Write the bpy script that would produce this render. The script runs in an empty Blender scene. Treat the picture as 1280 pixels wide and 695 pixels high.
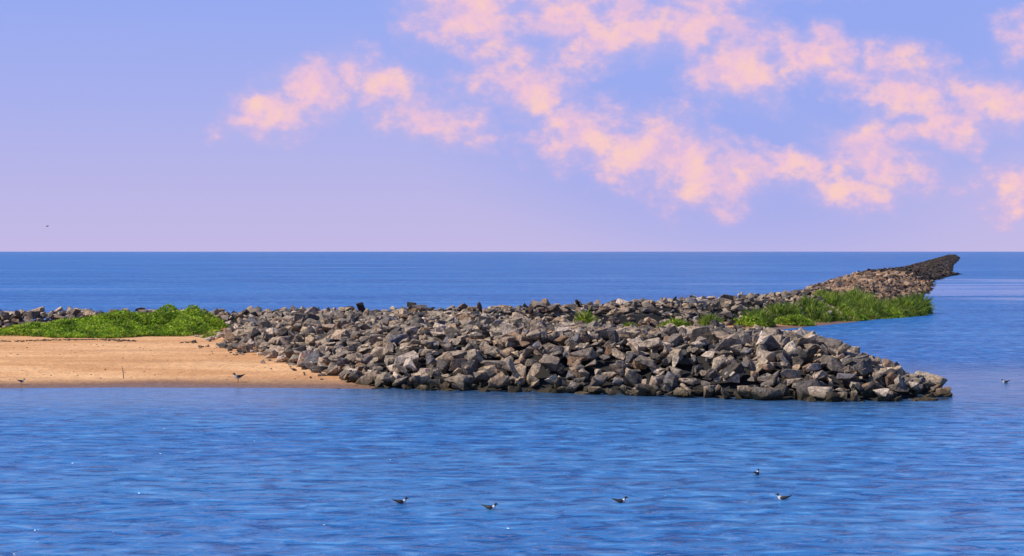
import bpy, bmesh, math, random
import numpy as np
from mathutils import Vector
random.seed(7); rng=np.random.default_rng(7)
scene=bpy.context.scene
scene.view_settings.view_transform='Standard'
scene.view_settings.look='None'
scene.view_settings.exposure=0

# ------------------------------------------------------------ helpers
def new_mat(name):
    m=bpy.data.materials.new(name); m.use_nodes=True
    nt=m.node_tree; b=nt.nodes['Principled BSDF']
    return m,nt,b
def N(nt,t,**kw):
    n=nt.nodes.new(t)
    for k,v in kw.items(): setattr(n,k,v)
    return n
def setin(nt,sock,v):
    if v is None: return
    if isinstance(v,bpy.types.NodeSocket): nt.links.new(v,sock)
    else: sock.default_value=v
def math_(nt,op,a,b=None,c=None,clamp=False):
    n=N(nt,'ShaderNodeMath',operation=op); n.use_clamp=clamp
    setin(nt,n.inputs[0],a); setin(nt,n.inputs[1],b); setin(nt,n.inputs[2],c)
    return n.outputs[0]
def smooth(nt,v,a,b,lo=0.0,hi=1.0):
    n=N(nt,'ShaderNodeMapRange',interpolation_type='SMOOTHSTEP')
    setin(nt,n.inputs[0],v); n.inputs[1].default_value=a; n.inputs[2].default_value=b
    n.inputs[3].default_value=lo; n.inputs[4].default_value=hi
    return n.outputs[0]
def mix(nt,f,a,b,blend='MIX'):
    n=N(nt,'ShaderNodeMix',data_type='RGBA',blend_type=blend)
    setin(nt,n.inputs[0],f)
    setin(nt,n.inputs[6],a if isinstance(a,bpy.types.NodeSocket) else (*a,1))
    setin(nt,n.inputs[7],b if isinstance(b,bpy.types.NodeSocket) else (*b,1))
    return n.outputs[2]
def noise(nt,vec,scale,detail=3,rough=0.5,col=False,dist=0.0):
    n=N(nt,'ShaderNodeTexNoise'); setin(nt,n.inputs['Vector'],vec)
    n.inputs['Scale'].default_value=scale; n.inputs['Detail'].default_value=detail
    n.inputs['Roughness'].default_value=rough; n.inputs['Distortion'].default_value=dist
    return n.outputs[1] if col else n.outputs[0]
def mapping(nt,vec,loc=(0,0,0),rot=(0,0,0),scale=(1,1,1),typ='POINT'):
    n=N(nt,'ShaderNodeMapping',vector_type=typ); setin(nt,n.inputs[0],vec)
    n.inputs[1].default_value=loc; n.inputs[2].default_value=rot; n.inputs[3].default_value=scale
    return n.outputs[0]
def ramp(nt,f,stops,interp='LINEAR'):
    n=N(nt,'ShaderNodeValToRGB'); setin(nt,n.inputs[0],f); cr=n.color_ramp; cr.interpolation=interp
    while len(cr.elements)<len(stops): cr.elements.new(0.5)
    for e,(p,c) in zip(cr.elements,stops):
        e.position=p; e.color=(*c,1)
    return n.outputs[0]
def mesh_obj(name,verts,faces_flat,loop_tot,mats,mat_idx=None,smooth_=False):
    me=bpy.data.meshes.new(name)
    verts=np.asarray(verts,dtype=np.float32); faces_flat=np.asarray(faces_flat,dtype=np.int32); loop_tot=np.asarray(loop_tot,dtype=np.int32)
    me.vertices.add(len(verts)); me.vertices.foreach_set('co',verts.ravel())
    me.loops.add(len(faces_flat)); me.loops.foreach_set('vertex_index',faces_flat)
    me.polygons.add(len(loop_tot))
    starts=np.concatenate([[0],np.cumsum(loop_tot)[:-1]]).astype(np.int32)
    me.polygons.foreach_set('loop_start',starts); me.polygons.foreach_set('loop_total',loop_tot)
    if mat_idx is not None: me.polygons.foreach_set('material_index',np.asarray(mat_idx,dtype=np.int32))
    me.polygons.foreach_set('use_smooth',np.full(len(loop_tot),smooth_,dtype=bool))
    for m in mats: me.materials.append(m)
    me.update(calc_edges=True); me.validate()
    o=bpy.data.objects.new(name,me); scene.collection.objects.link(o); return o

# value noise (numpy)
_tab=rng.random((256,256))
def vnoise(x,y,s):
    x=np.asarray(x)*s+37.3; y=np.asarray(y)*s+91.7
    xi=np.floor(x).astype(int); yi=np.floor(y).astype(int); fx=x-xi; fy=y-yi
    fx=fx*fx*(3-2*fx); fy=fy*fy*(3-2*fy)
    g=lambda a,b:_tab[a%256,b%256]
    return (g(xi,yi)*(1-fx)+g(xi+1,yi)*fx)*(1-fy)+(g(xi,yi+1)*(1-fx)+g(xi+1,yi+1)*fx)*fy
def fbm(x,y,s,o=3):
    r=0;a=.5
    for i in range(o): r=r+a*vnoise(x,y,s*2**i); a*=.5
    return r/(1-.5**o)-0.5

def sdpoly(x,y,P):
    x=np.asarray(x,float); y=np.asarray(y,float)
    d=np.full(x.shape,1e18); ins=np.zeros(x.shape,bool); n=len(P)
    for i in range(n):
        ax,ay=P[i]; bx,by=P[(i+1)%n]
        ex,ey=bx-ax,by-ay
        t=np.clip(((x-ax)*ex+(y-ay)*ey)/(ex*ex+ey*ey),0,1)
        d=np.minimum(d,(x-ax-t*ex)**2+(y-ay-t*ey)**2)
        c=((ay>y)!=(by>y))&(x<(bx-ax)*(y-ay)/((by-ay) if by!=ay else 1e-9)+ax)
        ins^=c
    return np.where(ins,1,-1)*np.sqrt(d)

LAND=[(-160,117.5),(-60,117),(-29.8,115.8),(-16.5,117),(-8.1,115.8),(-1.8,113.5),(4.9,111.2),(11.2,108),(17.4,106.5),(20.4,106.8),
 (22.6,109),(23.5,113),(23.8,118),(23.5,130),(23.5,145),(22,158),(20,170),(20,185),(22,195),(27,202),(35,217),(51.0,250),(54.5,261),(57,280),(61,310),
 (40,310),(33,275),(22,246),(8,222),(-10,210),(-30,207),(-160,207)]
PILE=[(-8.1,115.8),(-1.8,113.4),(4.9,111),(11.2,107.8),(17.4,105.8),(20.4,105.9),(23.0,108.0),(24.0,113),(24.5,118),(24.0,130),(23.5,145),
 (20,156),(10,161),(4,168),(1,190),(-25,186),(-25.5,175),(-23.2,157),(-21,146),(-16.9,135),(-12,125)]
GROY=[(-160,189,5,1.8),(-48,189,5,1.8),(-27,187,6,2.0),(-5,189,7,2.15),(10,201,7,2.35),(20,213,7,2.45),(33,233,7.5,2.5),(42,262,8,2.6),
 (50,300,9,2.7),(72,400,11,2.6),(103,550,12,2.2),(142,700,14,2.0)]
def sand_h(x,y):
    s=sdpoly(x,y,LAND)+1.2*fbm(x,y,0.09,2)
    h=np.where(s>0,1.35*(1-np.exp(-np.maximum(s,0)/22)),np.maximum(0.12*s,-3))
    return h+0.10*fbm(x,y,0.35,3)*np.clip(s/6,0,1)
def groyne_h(x,y):
    x=np.asarray(x,float); y=np.asarray(y,float)
    best=np.full(x.shape,-9.0)
    for i in range(len(GROY)-1):
        ax,ay,aw,ac=GROY[i]; bx,by,bw,bc=GROY[i+1]; ex,ey=bx-ax,by-ay
        t=np.clip(((x-ax)*ex+(y-ay)*ey)/(ex*ex+ey*ey),0,1)
        d=np.hypot(x-ax-t*ex,y-ay-t*ey); w=aw+t*(bw-aw); c=ac+t*(bc-ac)
        best=np.maximum(best,np.minimum(c,(w-d)*c/(w*0.62)))
    return best+0.5*fbm(x,y,0.16,3)
def pile_h(x,y):
    s=sdpoly(x,y,PILE)+1.5*fbm(x,y,0.13,3)
    sh=np.maximum(sand_h(x,y),-1)
    right=np.clip((x+6)/14,0,1)
    cap=2.65-right*0.028*np.maximum(y-114,0)-(1-right)*0.013*np.maximum(y-120,0)
    b=np.clip(s*0.36,-2,None)
    h=np.minimum(sh*0.6+b,cap)
    return np.where(s>-1.2,h,-9)+0.95*fbm(x,y,0.14,3)*np.clip(s/4,0,1), s

# ------------------------------------------------------------ materials
def pos(nt): return N(nt,'ShaderNodeNewGeometry').outputs['Position']
def rock_material(name,dark=(1,1,1)):
    m,nt,b=new_mat(name); g=N(nt,'ShaderNodeNewGeometry'); P=g.outputs['Position']; R=g.outputs['Random Per Island']
    base=ramp(nt,R,[(0,(.05,.045,.042)),(.13,(.12,.105,.095)),(.27,(.23,.195,.165)),(.42,(.33,.27,.21)),(.56,(.44,.335,.24)),(.68,(.20,.125,.08)),(.79,(.58,.485,.40)),(.86,(.34,.275,.215)),(.94,(.09,.08,.08)),(1,(.19,.185,.20))])
    n1=noise(nt,P,1.3,3,.65); n2=noise(nt,P,6,3,.7)
    base=mix(nt,smooth(nt,n1,.50,.70,0,.7),base,(.10,.072,.048))
    base=mix(nt,.85,base,ramp(nt,n2,[(.32,(.38,.37,.37)),(.68,(1.65,1.55,1.42))]),'MULTIPLY')
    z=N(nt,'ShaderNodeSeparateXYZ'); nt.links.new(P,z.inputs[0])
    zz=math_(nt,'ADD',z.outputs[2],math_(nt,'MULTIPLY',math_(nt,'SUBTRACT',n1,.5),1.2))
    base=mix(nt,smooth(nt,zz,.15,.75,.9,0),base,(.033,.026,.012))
    base=mix(nt,1.0,base,dark,'MULTIPLY')
    nt.links.new(base,b.inputs['Base Color'])
    b.inputs['Roughness'].default_value=.85; b.inputs['Specular IOR Level'].default_value=.2
    bp=N(nt,'ShaderNodeBump'); bp.inputs['Strength'].default_value=.85; bp.inputs['Distance'].default_value=.18
    nt.links.new(noise(nt,P,3.6,4,.65),bp.inputs['Height']); nt.links.new(bp.outputs[0],b.inputs['Normal'])
    return m
m_rock=rock_material('riprap_stone'); m_rockmid=rock_material('brown_jetty_stone',(.88,.74,.64)); m_rockfar=rock_material('dark_jetty_stone',(.22,.21,.23))  # far and upright stones: same stone colours multiplied darker
m_core,nt,b=new_mat('gap_shade_core'); b.inputs['Base Color'].default_value=(.015,.013,.011,1); b.inputs['Roughness'].default_value=1  # near-black core sheet: shade in gaps between stones put into its colour

# sand
m_sand,nt,b=new_mat('beach_sand'); P=pos(nt)
n1=noise(nt,mapping(nt,P,scale=(.35,1,1)),.25,5,.6); n2=noise(nt,P,1.6,5,.7)
c=mix(nt,smooth(nt,n1,.35,.65),(.60,.30,.125),(.78,.45,.22))
c=mix(nt,smooth(nt,n2,.48,.72,0,.6),c,(.44,.24,.115))
n3=noise(nt,mapping(nt,P,rot=(0,0,.08),scale=(.05,.45,1)),1,4,.6)
c=mix(nt,smooth(nt,n3,.50,.66,0,.45),c,(.46,.25,.13))
z=N(nt,'ShaderNodeSeparateXYZ'); nt.links.new(P,z.inputs[0])
wet=math_(nt,'ADD',z.outputs[2],math_(nt,'MULTIPLY',math_(nt,'SUBTRACT',n1,.5),.2))
wf=smooth(nt,wet,.08,.34,1,0)
c=mix(nt,wf,c,(.23,.125,.075))
nt.links.new(c,b.inputs['Base Color'])
nt.links.new(smooth(nt,wet,.04,.20,.45,.95),b.inputs['Roughness']); b.inputs['Specular IOR Level'].default_value=.25
bp=N(nt,'ShaderNodeBump'); bp.inputs['Strength'].default_value=1; bp.inputs['Distance'].default_value=.25
nt.links.new(noise(nt,P,1.3,5,.65),bp.inputs['Height']); nt.links.new(bp.outputs[0],b.inputs['Normal'])

# water
m_water,nt,b=new_mat('sea_water'); P=pos(nt); nt.nodes.remove(b)
sp=N(nt,'ShaderNodeSeparateXYZ'); nt.links.new(P,sp.inputs[0])
lanes=noise(nt,mapping(nt,P,scale=(.0035,.016,1)),1,4,.55)
patch=noise(nt,mapping(nt,P,scale=(.05,.10,1)),1,3,.5)
w1=noise(nt,mapping(nt,P,rot=(0,0,.12),scale=(.6,.85,1)),1.25,3,.58,dist=.6)
w2=noise(nt,mapping(nt,P,rot=(0,0,-.25),scale=(.5,.9,1)),.32,3,.5)
w3=noise(nt,mapping(nt,P,rot=(0,0,.1),scale=(.4,.8,1)),.07,2,.5)
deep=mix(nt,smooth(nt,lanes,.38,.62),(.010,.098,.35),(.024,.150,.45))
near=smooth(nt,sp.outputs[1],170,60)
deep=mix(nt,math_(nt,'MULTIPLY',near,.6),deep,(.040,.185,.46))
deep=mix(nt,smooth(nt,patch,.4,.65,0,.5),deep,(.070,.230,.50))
deep=mix(nt,smooth(nt,w1,.36,.52,.8,0),deep,(.006,.05,.20))  # ripple shading painted into the diffuse: dark troughs here, light crests next
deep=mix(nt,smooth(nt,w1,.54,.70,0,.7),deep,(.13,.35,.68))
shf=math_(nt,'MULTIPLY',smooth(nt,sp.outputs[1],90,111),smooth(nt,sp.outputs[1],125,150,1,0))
shc=mix(nt,smooth(nt,sp.outputs[0],-12,-4),(.13,.20,.34),(.045,.075,.12))  # pale shallows by sand; darkened by rocks to paint in their weak reflection
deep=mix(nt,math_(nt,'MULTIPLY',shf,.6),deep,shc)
cm=mapping(nt,P,loc=(125,400,0),scale=(66,230,1),typ='TEXTURE')
cg=N(nt,'ShaderNodeTexGradient',gradient_type='SPHERICAL'); nt.links.new(cm,cg.inputs[0])
streak=noise(nt,mapping(nt,P,scale=(.008,.035,1)),1,4,.6)
calm=math_(nt,'MULTIPLY',smooth(nt,cg.outputs[1],0,.3),smooth(nt,streak,.42,.54))
calm=math_(nt,'MAXIMUM',calm,smooth(nt,lanes,.57,.70,0,.6))
hh=math_(nt,'ADD',math_(nt,'ADD',math_(nt,'MULTIPLY',w1,.36),math_(nt,'MULTIPLY',w2,.5)),math_(nt,'MULTIPLY',w3,.9))
bp=N(nt,'ShaderNodeBump'); bp.inputs['Distance'].default_value=1.6
nt.links.new(math_(nt,'MAXIMUM',math_(nt,'SUBTRACT',math_(nt,'SUBTRACT',1.0,math_(nt,'MULTIPLY',calm,.78)),math_(nt,'MULTIPLY',shf,.8)),.08),bp.inputs['Strength'])
nt.links.new(hh,bp.inputs['Height'])
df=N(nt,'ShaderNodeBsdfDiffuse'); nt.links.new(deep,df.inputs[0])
gl=N(nt,'ShaderNodeBsdfGlossy'); gl.inputs['Color'].default_value=(.80,.92,1,1); gl.inputs['Roughness'].default_value=.16
nt.links.new(bp.outputs[0],gl.inputs['Normal'])
fr=N(nt,'ShaderNodeFresnel'); fr.inputs[0].default_value=1.33; nt.links.new(bp.outputs[0],fr.inputs[1])
ff=math_(nt,'MINIMUM',fr.outputs[0],math_(nt,'ADD',math_(nt,'ADD',.42,math_(nt,'MULTIPLY',shf,.16)),math_(nt,'MULTIPLY',calm,.45)))
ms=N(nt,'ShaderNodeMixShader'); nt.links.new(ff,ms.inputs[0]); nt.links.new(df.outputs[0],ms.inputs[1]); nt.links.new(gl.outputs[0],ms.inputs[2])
nt.links.new(ms.outputs[0],nt.nodes['Material Output'].inputs[0])

# vegetation
def veg_mat(name,stops,dk):
    m,nt,b=new_mat(name); g=N(nt,'ShaderNodeNewGeometry'); P=g.outputs['Position']
    c=ramp(nt,g.outputs['Random Per Island'],stops)
    c=mix(nt,smooth(nt,noise(nt,P,.6,3,.6),.42,.62,0,.8),c,dk)
    nt.links.new(c,b.inputs['Base Color']); b.inputs['Roughness'].default_value=.6; b.inputs['Specular IOR Level'].default_value=.2
    tr=N(nt,'ShaderNodeBsdfTranslucent'); nt.links.new(c,tr.inputs[0])
    ms=N(nt,'ShaderNodeMixShader'); ms.inputs[0].default_value=.35
    nt.links.new(b.outputs[0],ms.inputs[1]); nt.links.new(tr.outputs[0],ms.inputs[2])
    nt.links.new(ms.outputs[0],nt.nodes['Material Output'].inputs[0]); return m
m_bush=veg_mat('beach_shrub_leaf',[(0,(.12,.25,.015)),(.4,(.31,.50,.03)),(.75,(.50,.64,.05)),(.93,(.60,.60,.09)),(1,(.42,.32,.10))],(.075,.15,.015))
m_reed=veg_mat('marsh_grass_blade',[(0,(.10,.19,.02)),(.5,(.27,.38,.045)),(.85,(.41,.48,.08)),(1,(.52,.44,.16))],(.06,.11,.02))

# ------------------------------------------------------------ water + ground
W=40000
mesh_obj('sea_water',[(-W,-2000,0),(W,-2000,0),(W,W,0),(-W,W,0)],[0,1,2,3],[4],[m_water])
mesh_obj('seabed_ground',[(-W,-2000,-4),(W,-2000,-4),(W,W,-4),(-W,W,-4)],[0,1,2,3],[4],[m_sand])
def grid(x0,x1,y0,y1,st):
    xs=np.arange(x0,x1+st/2,st); ys=np.arange(y0,y1+st/2,st)
    X,Y=np.meshgrid(xs,ys); nx,ny=len(xs),len(ys)
    i=np.arange(nx*ny).reshape(ny,nx)
    q=np.stack([i[:-1,:-1],i[:-1,1:],i[1:,1:],i[1:,:-1]],-1).reshape(-1,4)
    return X,Y,q
X,Y,q=grid(-130,75,92,312,.7)
Z=sand_h(X,Y)
Z-=.9*np.clip((X+8)/3,0,1)*np.clip((160-Y)/6,0,1)
mesh_obj('sandy_beach',np.stack([X,Y,Z],-1).reshape(-1,3),q.ravel(),np.full(len(q),4),[m_sand],smooth_=True)

# ------------------------------------------------------------ rocks
def hull_variant(seed):
    r=random.Random(seed); bm=bmesh.new()
    sx,sy,sz=1,r.uniform(.55,.9),r.uniform(.30,.60)
    for k in range(r.randint(10,17)):
        v=Vector((r.uniform(-1,1),r.uniform(-1,1),r.uniform(-1,1)))
        cube=v/max(abs(v.x),abs(v.y),abs(v.z)); v=cube.lerp(v.normalized()*1.1,.2)*r.uniform(.8,1.0)
        bm.verts.new((v.x*sx*.5,v.y*sy*.5,v.z*sz*.5))
    res=bmesh.ops.convex_hull(bm,input=bm.verts[:])
    bmesh.ops.delete(bm,geom=[g for g in res['geom_interior'] if isinstance(g,bmesh.types.BMVert)],context='VERTS')
    loose=[v for v in bm.verts if not v.link_faces]
    if loose: bmesh.ops.delete(bm,geom=loose,context='VERTS')
    bmesh.ops.dissolve_limit(bm,angle_limit=math.radians(18),verts=bm.verts[:],edges=bm.edges[:])
    bmesh.ops.bevel(bm,geom=bm.edges[:],offset=.018,segments=1,affect='EDGES',clamp_overlap=True)
    bmesh.ops.triangulate(bm,faces=bm.faces[:])
    bm.verts.ensure_lookup_table(); bm.normal_update()
    V=np.array([v.co[:] for v in bm.verts]); F=np.array([[v.index for v in f.verts] for f in bm.faces]); bm.free()
    return V,F
VAR=[hull_variant(s) for s in range(48)]
def build_rocks(px,py,pz,sc,tilt_sig=.45,fixed=None):
    n=len(px); var=rng.integers(0,len(VAR),n)
    yaw=rng.uniform(0,2*math.pi,n); ax=rng.uniform(0,2*math.pi,n); tl=np.abs(rng.normal(0,tilt_sig,n))
    if fixed is not None: yaw[:]=0; ax[:]=math.pi/2; tl[:]=fixed
    kx,ky=np.cos(ax),np.sin(ax); c,s=np.cos(tl),np.sin(tl)
    T=np.zeros((n,3,3)); 
    T[:,0,0]=c+kx*kx*(1-c); T[:,0,1]=kx*ky*(1-c); T[:,0,2]=ky*s
    T[:,1,0]=kx*ky*(1-c); T[:,1,1]=c+ky*ky*(1-c); T[:,1,2]=-kx*s
    T[:,2,0]=-ky*s; T[:,2,1]=kx*s; T[:,2,2]=c
    Yw=np.zeros((n,3,3)); Yw[:,0,0]=np.cos(yaw);Yw[:,0,1]=-np.sin(yaw);Yw[:,1,0]=np.sin(yaw);Yw[:,1,1]=np.cos(yaw);Yw[:,2,2]=1
    M=T@Yw
    Vs=[];Fs=[];off=0; ctr=np.stack([px,py,pz],-1)
    for v in range(len(VAR)):
        idx=np.where(var==v)[0]
        if len(idx)==0: continue
        V,F=VAR[v]
        P=np.einsum('nij,kj->nki',M[idx],V)*sc[idx][:,None,None]+ctr[idx][:,None,:]
        k=len(V); Vs.append(P.reshape(-1,3))
        Fs.append((F[None]+(np.arange(len(idx))*k)[:,None,None]+off).reshape(-1,3)); off+=k*len(idx)
    return np.concatenate(Vs),np.concatenate(Fs)
def jitter(x0,x1,y0,y1,s):
    xs=np.arange(x0,x1,s); ys=np.arange(y0,y1,s); X,Y=np.meshgrid(xs,ys)
    X=X+rng.uniform(-.5,.5,X.shape)*s; Y=Y+rng.uniform(-.5,.5,Y.shape)*s
    return X.ravel(),Y.ravel()
def sizes(n,a,b): return a+(b-a)*rng.random(n)**1.8

def assemble(name,parts,mats):
    V=[];F=[];L=[];MI=[];off=0
    for v,f,mi in parts:
        V.append(v); F.append((f+off).ravel()); L.append(np.full(len(f),f.shape[1])); MI.append(np.full(len(f),mi)); off+=len(v)
    return mesh_obj(name,np.concatenate(V),np.concatenate(F),np.concatenate(L),mats,np.concatenate(MI))
# --- front spit
parts=[]
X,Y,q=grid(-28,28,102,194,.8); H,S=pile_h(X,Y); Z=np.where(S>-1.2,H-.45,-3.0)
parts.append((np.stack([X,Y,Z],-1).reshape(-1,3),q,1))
for st,a,b_,up,tg in ((.80,.65,1.5,-.08,.6),(1.25,.8,1.9,.22,.65),(1.8,.45,1.0,.42,.8)):
    x,y=jitter(-28,28,102,192,st); h,s=pile_h(x,y)
    k=(s>-.4)&(h>-.8); x,y,h=x[k],y[k],h[k]
    parts.append((*build_rocks(x,y,h+up+rng.uniform(-.18,.22,len(x)),sizes(len(x),a,b_),tg),0))
x,y=jitter(-28,-6,112,180,.6); h,s=pile_h(x,y); k=(s<-.3)&(s>-2.5)&(rng.random(len(x))<.25*np.exp(s)+.03); x,y=x[k],y[k]
parts.append((*build_rocks(x,y,sand_h(x,y)+.03,sizes(len(x),.15,.6)),0))
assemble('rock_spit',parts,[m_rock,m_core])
# --- long jetty
parts=[]
def ribbon(pts,core=-.4):
    P=[]
    for i in range(len(pts)-1):
        a=np.array(pts[i]);b2=np.array(pts[i+1]); L=np.hypot(*(b2-a)[:2]); n=max(2,int(L/3))
        for k in range(n): P.append(a+(b2-a)*k/n)
    P.append(np.array(pts[-1])); P=np.array(P)
    T=np.gradient(P[:,:2],axis=0); T/=np.linalg.norm(T,axis=1)[:,None]; Nn=np.stack([-T[:,1],T[:,0]],-1)
    prof=[(-1.3,-1.2),(-1,-.1),(-.62,.85),(-.3,1),(.3,1),(.62,.85),(1,-.1),(1.3,-1.2)]
    V=np.zeros((len(P),len(prof),3))
    for j,(o,h) in enumerate(prof):
        V[:,j,:2]=P[:,:2]+Nn*(o*P[:,2])[:,None]; V[:,j,2]=h*P[:,3]+core
    i=np.arange(len(P)*len(prof)).reshape(len(P),-1)
    q=np.stack([i[:-1,:-1],i[:-1,1:],i[1:,1:],i[1:,:-1]],-1).reshape(-1,4)
    return V.reshape(-1,3),q
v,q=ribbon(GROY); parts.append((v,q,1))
for st,a,b_,up,tg in ((.85,.6,1.5,0,.6),(1.6,.8,1.8,.2,.65)):
    x,y=jitter(-95,66,174,312,st); h=groyne_h(x,y); p,s=pile_h(x,y); sh=sand_h(x,y)
    k=(h>np.maximum(sh-.1,-.5))&(s<.5); x,y,h=x[k],y[k],h[k]
    md=y+rng.uniform(-25,25,len(x))>250
    for kk,mi in ((~md,0),(md,3)):
        parts.append((*build_rocks(x[kk],y[kk],h[kk]+up+rng.uniform(-.2,.2,kk.sum()),sizes(kk.sum(),a,b_),tg),mi))
for st,a,b_,up in ((1.5,1.1,2.3,-.1),(3.5,1.3,2.4,.15)):
    x,y=jitter(40,175,306,720,st); h=groyne_h(x,y); k=h>-.5; x,y,h=x[k],y[k],h[k]
    far=y+rng.uniform(-60,60,len(y))>500
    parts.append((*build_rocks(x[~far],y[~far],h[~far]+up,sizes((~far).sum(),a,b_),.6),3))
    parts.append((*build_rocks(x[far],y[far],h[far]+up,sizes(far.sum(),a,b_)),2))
FAR=[(140,690,12,2.0),(240,1130,10,2.4),(382,1750,10,2.9),(541,2450,10,3.6)]
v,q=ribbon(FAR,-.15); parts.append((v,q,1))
n_=8000; t=rng.random(n_); A=np.array(FAR); seg=np.minimum((t*3).astype(int),2); u=t*3-seg
C=A[seg]+(A[seg+1]-A[seg])*u[:,None]; o=rng.uniform(-1,1,n_)
x=C[:,0]+o*C[:,2]*.97; y=C[:,1]-o*C[:,2]*.23; h=np.minimum(C[:,3],(1-np.abs(o))*C[:,3]/.6)
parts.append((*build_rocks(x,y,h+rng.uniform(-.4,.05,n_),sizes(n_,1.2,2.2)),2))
bx=np.array([-8.7,2.5,27.5,35.,47.5]); by=np.array([186,193,224,236,290.]); bz=groyne_h(bx,by)+.5
parts.append((*build_rocks(bx,by,bz,np.array([1.7,1.9,2.0,2.0,2.2]),1.0),0))
bx=np.array([-13.9,-14.6,-3.0,-17.0,1.8,6.5]); by=np.array([184.,184.3,187,185,190,196]); bz=np.maximum(groyne_h(bx,by),pile_h(bx,by)[0])+np.array([.65,.5,.6,.5,.55,.5])
parts.append((*build_rocks(bx,by,bz,np.array([1.7,1.2,1.3,1.0,1.1,1.1]),1.0,fixed=1.2),2))
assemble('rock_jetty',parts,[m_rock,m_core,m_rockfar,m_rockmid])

# ------------------------------------------------------------ vegetation
def ground(x,y):
    p,s=pile_h(x,y); return np.maximum(np.maximum(sand_h(x,y),groyne_h(x,y)-.2),np.where(s>0,p,-9))
def leaves(x,y,z,L,Wd,up):
    n=len(x); az=rng.uniform(0,2*math.pi,n); el=np.clip(rng.normal(up,.35,n),-.3,1.5)
    d=np.stack([np.cos(az)*np.cos(el),np.sin(az)*np.cos(el),np.sin(el)],-1)
    sd=np.cross(d,rng.normal(size=(n,3))); sd/=np.linalg.norm(sd,axis=1)[:,None]
    p=np.stack([x,y,z],-1); L=L[:,None]; Wd=Wd[:,None]
    bend=np.stack([np.cos(az),np.sin(az),-.6*np.ones(n)],-1)*L*.18
    a=p-sd*Wd*.35; b2=p+sd*Wd*.35; m1=p+d*L*.55+sd*Wd*.5; m2=p+d*L*.55-sd*Wd*.5; t=p+d*L+bend
    V=np.stack([a,b2,m1,t,m2],1).reshape(-1,3); F=np.arange(n*5).reshape(n,5)
    return V,F
def veg(name,mat,patches,leafy):
    Vs=[];Fs=[];off=0
    for (cx,cy,rx,ry,h0,n) in patches:
        r=np.sqrt(rng.random(n)); a=rng.uniform(0,2*math.pi,n)
        rr=r*(1+.45*(vnoise(np.cos(a)*2+cx,np.sin(a)*2+cy,1.5)-.5))
        x=cx+rr*rx*np.cos(a); y=cy+rr*ry*np.sin(a)
        cl=vnoise(x,y,.8)*.5+vnoise(x,y,.28)*.65
        k=cl>.36; x,y,r,cl=x[k],y[k],r[k],cl[k]; n=len(x)
        hh=(h0(x,y) if callable(h0) else h0)*np.clip(1-r**3,0.15,1)*(.1+1.35*cl)
        g=ground(x,y)
        if leafy:
            z=g+hh*(1-rng.random(n)**2.2*.8); V,F=leaves(x,y,z,rng.uniform(.12,.30,n),rng.uniform(.07,.16,n),.6)
        else:
            z=g+rng.random(n)*hh*.25; V,F=leaves(x,y,z,hh*rng.uniform(.5,1.0,n),rng.uniform(.05,.10,n),1.25)
        Vs.append(V);Fs.append(F+off);off+=len(V)
    V=np.concatenate(Vs);F=np.concatenate(Fs)
    mesh_obj(name,V,F.ravel(),np.full(len(F),5),[mat])
hl=lambda x,y: .55+1.35*np.clip((x+43)/15,0,1)*np.clip((y-153)/16,.4,1)
veg('beach_shrubs',m_bush,[(-33.6,168,7.8,12,hl,42000),(-29.5,174,4,8,hl,14000),(-38.5,166,4.5,7,.8,9000),(-23.7,158,.9,1.2,.7,500),(-22.8,160,.6,.9,.5,250)],True)
veg('beach_grass',m_reed,[(-33,168,8,11,1.1,5000),(-23.6,157.5,.9,1.2,.8,250)],False)
veg('marsh_grass',m_reed,[(7.2,190,1.3,2.5,1.6,1100),(11.5,193,1,2,1.1,500),(16,193,1.8,2.8,1.6,1600),(19.6,199,1.9,3,2.0,2000),(25.3,209,2.6,3.8,2.1,3400),
 (30,216,2.5,4,2.3,3800),(34,224,2.2,4,1.5,1800),(38.7,234,3,6,2.5,6500),(42.6,240,3,6,2.3,5600),(46,245,3,5,1.9,4200),(49.2,250,2.8,6,2.3,5600),(52,256,2,5,2.2,3400),(36,227,2.5,3,1.4,2000)],False)
veg('low_marsh_shrubs',m_bush,[(38.7,232,3,4,1.4,3500),(44,241,3.5,5,1.3,3500),(49.5,250,2.6,4,1.3,3000),(30,214,2.3,3,1.1,1700),(16,191,1.5,2,1.0,1000),(7,189.5,1.2,2,1.0,600),(24.8,207,2.3,2.5,1.1,1400)],True)

# wrack line + driftwood
m_wood,nt,b=new_mat('driftwood'); b.inputs['Roughness'].default_value=.9
nt.links.new(mix(nt,noise(nt,pos(nt),6,3),(.05,.035,.025),(.14,.10,.07)),b.inputs['Base Color'])
n=900; t=rng.random(n); x=-60+t*36; y=152.5+1.6*np.sin(x*.33)+rng.normal(0,.35,n)*(.5+vnoise(x,x*0,.5)); k=vnoise(x,y,.35)>.3; x,y=x[k],y[k]
v1,f1=build_rocks(x,y,sand_h(x,y)+.02,rng.uniform(.08,.32,len(x)),.2)
n=320; x=rng.uniform(-60,-12,n); y=rng.uniform(118,150,n); s=sdpoly(x,y,PILE); k=s<-.5; x,y=x[k],y[k]
v2,f2=build_rocks(x,y,sand_h(x,y)+.01,rng.uniform(.04,.16,len(x)),.2)
assemble('wrack_line_debris',[(v1,f1,0),(v2,f2,0)],[m_wood])
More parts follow.
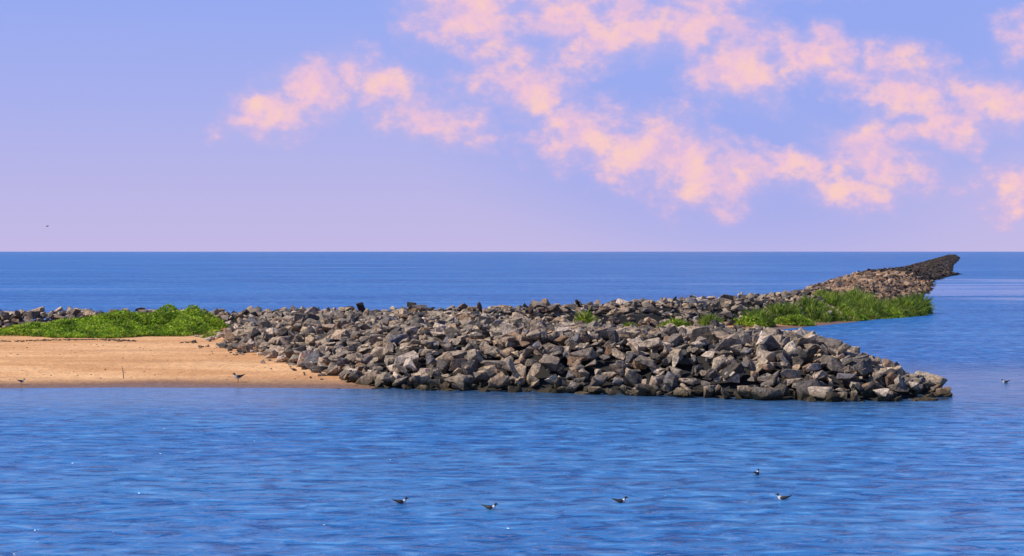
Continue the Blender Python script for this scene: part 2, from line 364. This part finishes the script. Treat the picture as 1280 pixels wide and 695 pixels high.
def tube(bm,pts,rads,seg=6):
    rings=[]
    for i,(p,r) in enumerate(zip(pts,rads)):
        p=Vector(p); t=(Vector(pts[min(i+1,len(pts)-1)])-Vector(pts[max(i-1,0)])).normalized()
        a=t.cross(Vector((.3,1,.2))).normalized(); c=t.cross(a)
        rings.append([bm.verts.new(p+(a*math.cos(2*math.pi*k/seg)+c*math.sin(2*math.pi*k/seg))*r) for k in range(seg)])
    fs=[]
    for r0,r1 in zip(rings,rings[1:]):
        for k in range(seg): fs.append(bm.faces.new((r0[k],r0[(k+1)%seg],r1[(k+1)%seg],r1[k])))
    fs.append(bm.faces.new(rings[0][::-1])); fs.append(bm.faces.new(rings[-1])); return fs
bm=bmesh.new(); gz=float(sand_h(np.array([-23.6]),np.array([121.]))[0])
tube(bm,[(0,0,-.2),(-.03,0,.25),(-.09,.02,.55),(-.12,.02,.78)],[.028,.025,.02,.01]); tube(bm,[(-.05,0,.38),(.05,0,.55)],[.015,.006])
me=bpy.data.meshes.new('driftwood_stick'); bm.to_mesh(me); bm.free(); me.materials.append(m_wood)
o=bpy.data.objects.new('driftwood_stick',me); o.location=(-23.6,121,gz); scene.collection.objects.link(o)

# ------------------------------------------------------------ gulls
def plain(name,c,r=.6):
    m,nt,b=new_mat(name); P=pos(nt)
    nt.links.new(mix(nt,noise(nt,P,25,2),tuple(x*.8 for x in c),tuple(min(1,x*1.15) for x in c)),b.inputs['Base Color']); b.inputs['Roughness'].default_value=r; return m
GM=[plain('feather_white',(.66,.64,.62)),plain('feather_slate',(.03,.03,.037)),plain('feather_black',(.010,.010,.012)),plain('bill_and_legs',(.08,.025,.018))]
def gull(loc,yaw,pose='swim',s=1.0,name='gull'):
    bm=bmesh.new()
    def loft(sec,matf,seg=12,yoff=None):
        rings=[]
        for i,(x,z,ry,rz) in enumerate(sec):
            a=sec[max(i-1,0)]; c=sec[min(i+1,len(sec)-1)]; t=Vector((c[0]-a[0],0,c[1]-a[1])).normalized(); nrm=Vector((-t.z,0,t.x))
            y0=yoff[i] if yoff else 0
            rings.append([bm.verts.new(Vector((x,y0,z))+Vector((0,1,0))*ry*math.cos(2*math.pi*k/seg)+nrm*rz*math.sin(2*math.pi*k/seg)) for k in range(seg)])
        for i,(r0,r1) in enumerate(zip(rings,rings[1:])):
            for k in range(seg):
                f=bm.faces.new((r0[k],r0[(k+1)%seg],r1[(k+1)%seg],r1[k])); f.material_index=matf(i,math.sin(2*math.pi*(k+.5)/seg)); f.smooth=True
        for r in (rings[0][::-1],rings[-1]):
            bm.faces.new(r)
    h=0 if pose=='swim' else .17
    sec=[(-.22,.105+h,.03,.006),(-.17,.09+h,.045,.018),(-.10,.065+h,.068,.048),(-.03,.05+h,.085,.068),(.04,.05+h,.088,.075),(.095,.066+h,.07,.068),(.125,.105+h,.046,.05),
         (.143,.145+h,.034,.038),(.155,.178+h,.036,.038),(.18,.195+h,.036,.034),(.205,.19+h,.025,.024),(.222,.183+h,.011,.012),(.25,.178+h,.007,.009),(.268,.166+h,.002,.003)]
    def mf(i,u):
        if i>=11: return 3
        if i>=7: return 2
        if i<=4 and u>-.1: return 1
        return 0
    loft(sec,mf)
    if pose!='fly':
        for sg in (-1,1):
            loft([(.09,.080+h,.012,.02),(.04,.075+h,.018,.058),(-.05,.080+h,.018,.056),(-.13,.10+h,.014,.036),(-.22,.132+h,.010,.020),(-.31,.165+h,.003,.006)],
                 lambda i,u:1 if i<3 else 2,8,[sg*.062,sg*.080,sg*.076,sg*.05,sg*.022,-sg*.006])
    else:
        for sg in (-1,1):
            pts=[(0,.04,.09),(.03,.30,.17),(-.02,.52,.12),(-.10,.66,.08)]; w=[.15,.14,.09,.01]
            vs=[]
            for (x,y,z),ww in zip(pts,w):
                vs.append([bm.verts.new((x+ww*.45,sg*y,z+h)),bm.verts.new((x,sg*y,z+h+.015)),bm.verts.new((x-ww*.55,sg*y,z+h))])
            for i,(a,c) in enumerate(zip(vs,vs[1:])):
                for k in range(2):
                    f=bm.faces.new((a[k],a[k+1],c[k+1],c[k])); f.material_index=2 if i==2 else 1
    if pose=='stand':
        for sg in (-1,1):
            for f in tube(bm,[(.0,sg*.03,.20),(.01,sg*.032,.10),(.0,sg*.034,.008)],[.009,.006,.006]): f.material_index=3
            for dy in (-.025,0,.025):
                for f in tube(bm,[(-.005,sg*.034,.008),(.055,sg*.034+dy,.004)],[.006,.003],4): f.material_index=3
    bmesh.ops.recalc_face_normals(bm,faces=bm.faces[:])
    me=bpy.data.meshes.new(name); bm.to_mesh(me); bm.free()
    for m in GM: me.materials.append(m)
    o=bpy.data.objects.new(name,me); o.location=loc; o.rotation_euler=(0,0,math.radians(yaw)); o.scale=(s,)*3; scene.collection.objects.link(o)
gz=lambda x,y: float(sand_h(np.array([x]),np.array([y]))[0])
for x,y,a in ((-3.52,63,10),(-.67,61.6,-12),(3.45,63.2,5),(8.74,71.1,60),(8.72,64,165)):
    gull((x,y,-.012),a,'swim',.98)
gull((30,121,-.01),175,'swim',1.0)
gull((-16.4,119.2,gz(-16.4,119.2)),-160,'stand',1.45)
gull((-29.0,117.6,gz(-29.0,117.6)),20,'stand',.95)
# gulls perched on rocks: rest each on the highest stone under it
bpy.context.view_layer.update(); dg=bpy.context.evaluated_depsgraph_get()
for x,y,a in ((-10.2,186,160),(-7.9,187,20),(-1.0,188,170),(-46,188,10)):
    hit,loc,*_=scene.ray_cast(dg,Vector((x,y,20)),Vector((0,0,-1)))
    gull((x,y,loc.z-.01 if hit else 2.5),a,'stand',1.3)
gull((-35,150,9.75),30,'fly',.5)

# ------------------------------------------------------------ world
SUN_DIR=Vector((-.66,-.14,.74)).normalized()
el=math.asin(SUN_DIR.z); az=math.atan2(SUN_DIR.x,SUN_DIR.y)
w=bpy.data.worlds.new('World'); scene.world=w; w.use_nodes=True; nt=w.node_tree
bg=nt.nodes['Background']; bg.inputs[1].default_value=.1
sky=N(nt,'ShaderNodeTexSky',sky_type='NISHITA'); sky.sun_disc=False; sky.sun_elevation=el; sky.sun_rotation=az
tc=N(nt,'ShaderNodeTexCoord').outputs['Generated']
sp=N(nt,'ShaderNodeSeparateXYZ'); nt.links.new(tc,sp.inputs[0])
yy=math_(nt,'MAXIMUM',sp.outputs[1],.02)
u=math_(nt,'MULTIPLY',math_(nt,'DIVIDE',sp.outputs[0],yy),24.89)
v=math_(nt,'MULTIPLY',math_(nt,'DIVIDE',sp.outputs[2],yy),24.89)
cv=N(nt,'ShaderNodeCombineXYZ'); nt.links.new(u,cv.inputs[0]); nt.links.new(v,cv.inputs[1]); UV=cv.outputs[0]
elv=sp.outputs[2]
grad=ramp(nt,elv,[(0,(.57,.51,.82)),(.03,(.50,.475,.83)),(.075,(.39,.435,.87)),(.13,(.30,.40,.90)),(.25,(.10,.29,.76)),(.7,(.04,.12,.38)),(1,(.03,.09,.30))])
def blob(vec,px,py,rx,ry,rot=0):
    m=mapping(nt,vec,loc=((px-640)/100,(314-py)/100,0),rot=(0,0,math.radians(rot)),scale=(rx/100,ry/100,1),typ='TEXTURE')
    g=N(nt,'ShaderNodeTexGradient',gradient_type='SPHERICAL'); nt.links.new(m,g.inputs[0]); return g.outputs[1]
blue=math_(nt,'MAXIMUM',blob(UV,860,170,440,200,-12),blob(UV,1080,60,330,260,0))
grad=mix(nt,math_(nt,'MULTIPLY',smooth(nt,blue,0,.8),.65),grad,(.28,.38,.89))
wv=N(nt,'ShaderNodeVectorMath',operation='SUBTRACT'); nt.links.new(noise(nt,UV,1.3,3,.6,col=True),wv.inputs[0]); wv.inputs[1].default_value=(.5,.5,.5)
ws=N(nt,'ShaderNodeVectorMath',operation='MULTIPLY'); nt.links.new(wv.outputs[0],ws.inputs[0]); ws.inputs[1].default_value=(1.1,.8,0)
wa=N(nt,'ShaderNodeVectorMath',operation='ADD'); nt.links.new(UV,wa.inputs[0]); nt.links.new(ws.outputs[0],wa.inputs[1]); WUV=wa.outputs[0]
BL=[(335,140,90,55,5),(390,112,90,46,-10),(475,97,100,54,-18),(540,145,108,52,-20),(595,15,140,78,-10),(655,105,125,76,-15),(745,25,200,80,0),
 (725,165,118,82,-20),(815,195,170,86,-15),(890,228,120,60,-10),(935,208,80,46,0),(925,80,115,78,10),(875,20,110,68,0),(1010,72,118,52,-18),(1135,108,145,64,-20),
 (1240,128,90,54,-20),(1165,158,140,42,0),(1092,198,108,66,-15),(1070,235,108,44,0),(1000,205,78,44,0),(1262,240,90,56,-15),(1350,60,150,60,-10),(250,-90,200,70,10),(900,-60,400,80,0)]
acc=None
for bl in BL:
    g=blob(WUV,*bl); acc=g if acc is None else math_(nt,'MAXIMUM',acc,g)
fn=noise(nt,mapping(nt,UV,rot=(0,0,.3),scale=(1,1.4,1)),2.0,7,.60)
dens=math_(nt,'ADD',math_(nt,'MULTIPLY',acc,1.22),math_(nt,'MULTIPLY',math_(nt,'SUBTRACT',fn,.5),2.4))
dens=math_(nt,'MULTIPLY',dens,smooth(nt,acc,0,.15))
cl=smooth(nt,dens,.08,1.10); halo=smooth(nt,acc,.0,.7,0,.4)
grad=mix(nt,halo,grad,(.52,.47,.84))
ccol=mix(nt,smooth(nt,dens,.35,1.0),(.62,.48,.80),(.90,.56,.70))
fn2=noise(nt,mapping(nt,UV,loc=(3,1.2,0)),2.2,5,.60)
ccol=mix(nt,math_(nt,'MULTIPLY',smooth(nt,fn2,.44,.66),smooth(nt,dens,.5,1.15)),ccol,(1.0,.63,.57))
ccol=mix(nt,math_(nt,'MULTIPLY',smooth(nt,fn2,.50,.38),smooth(nt,dens,.6,1.2)),ccol,(.70,.50,.77))
tot=mix(nt,math_(nt,'MULTIPLY',cl,.95),grad,ccol)
sc10=N(nt,'ShaderNodeVectorMath',operation='SCALE'); nt.links.new(tot,sc10.inputs[0]); sc10.inputs[3].default_value=10
fin=mix(nt,.06,sc10.outputs[0],sky.outputs[0])
nt.links.new(fin,bg.inputs[0])

sd=bpy.data.lights.new('sun','SUN'); sd.energy=5.0; sd.angle=math.radians(.5); sd.color=(1,.92,.80)
so=bpy.data.objects.new('sun',sd); so.rotation_euler=SUN_DIR.to_track_quat('Z','Y').to_euler(); scene.collection.objects.link(so)

cam=bpy.data.cameras.new('camera'); cam.lens=70; cam.sensor_width=36; cam.clip_end=100000; cam.clip_start=.5
co=bpy.data.objects.new('camera',cam); co.location=(0,0,8); co.rotation_euler=(math.radians(90-.771),0,0); scene.collection.objects.link(co)
scene.camera=co
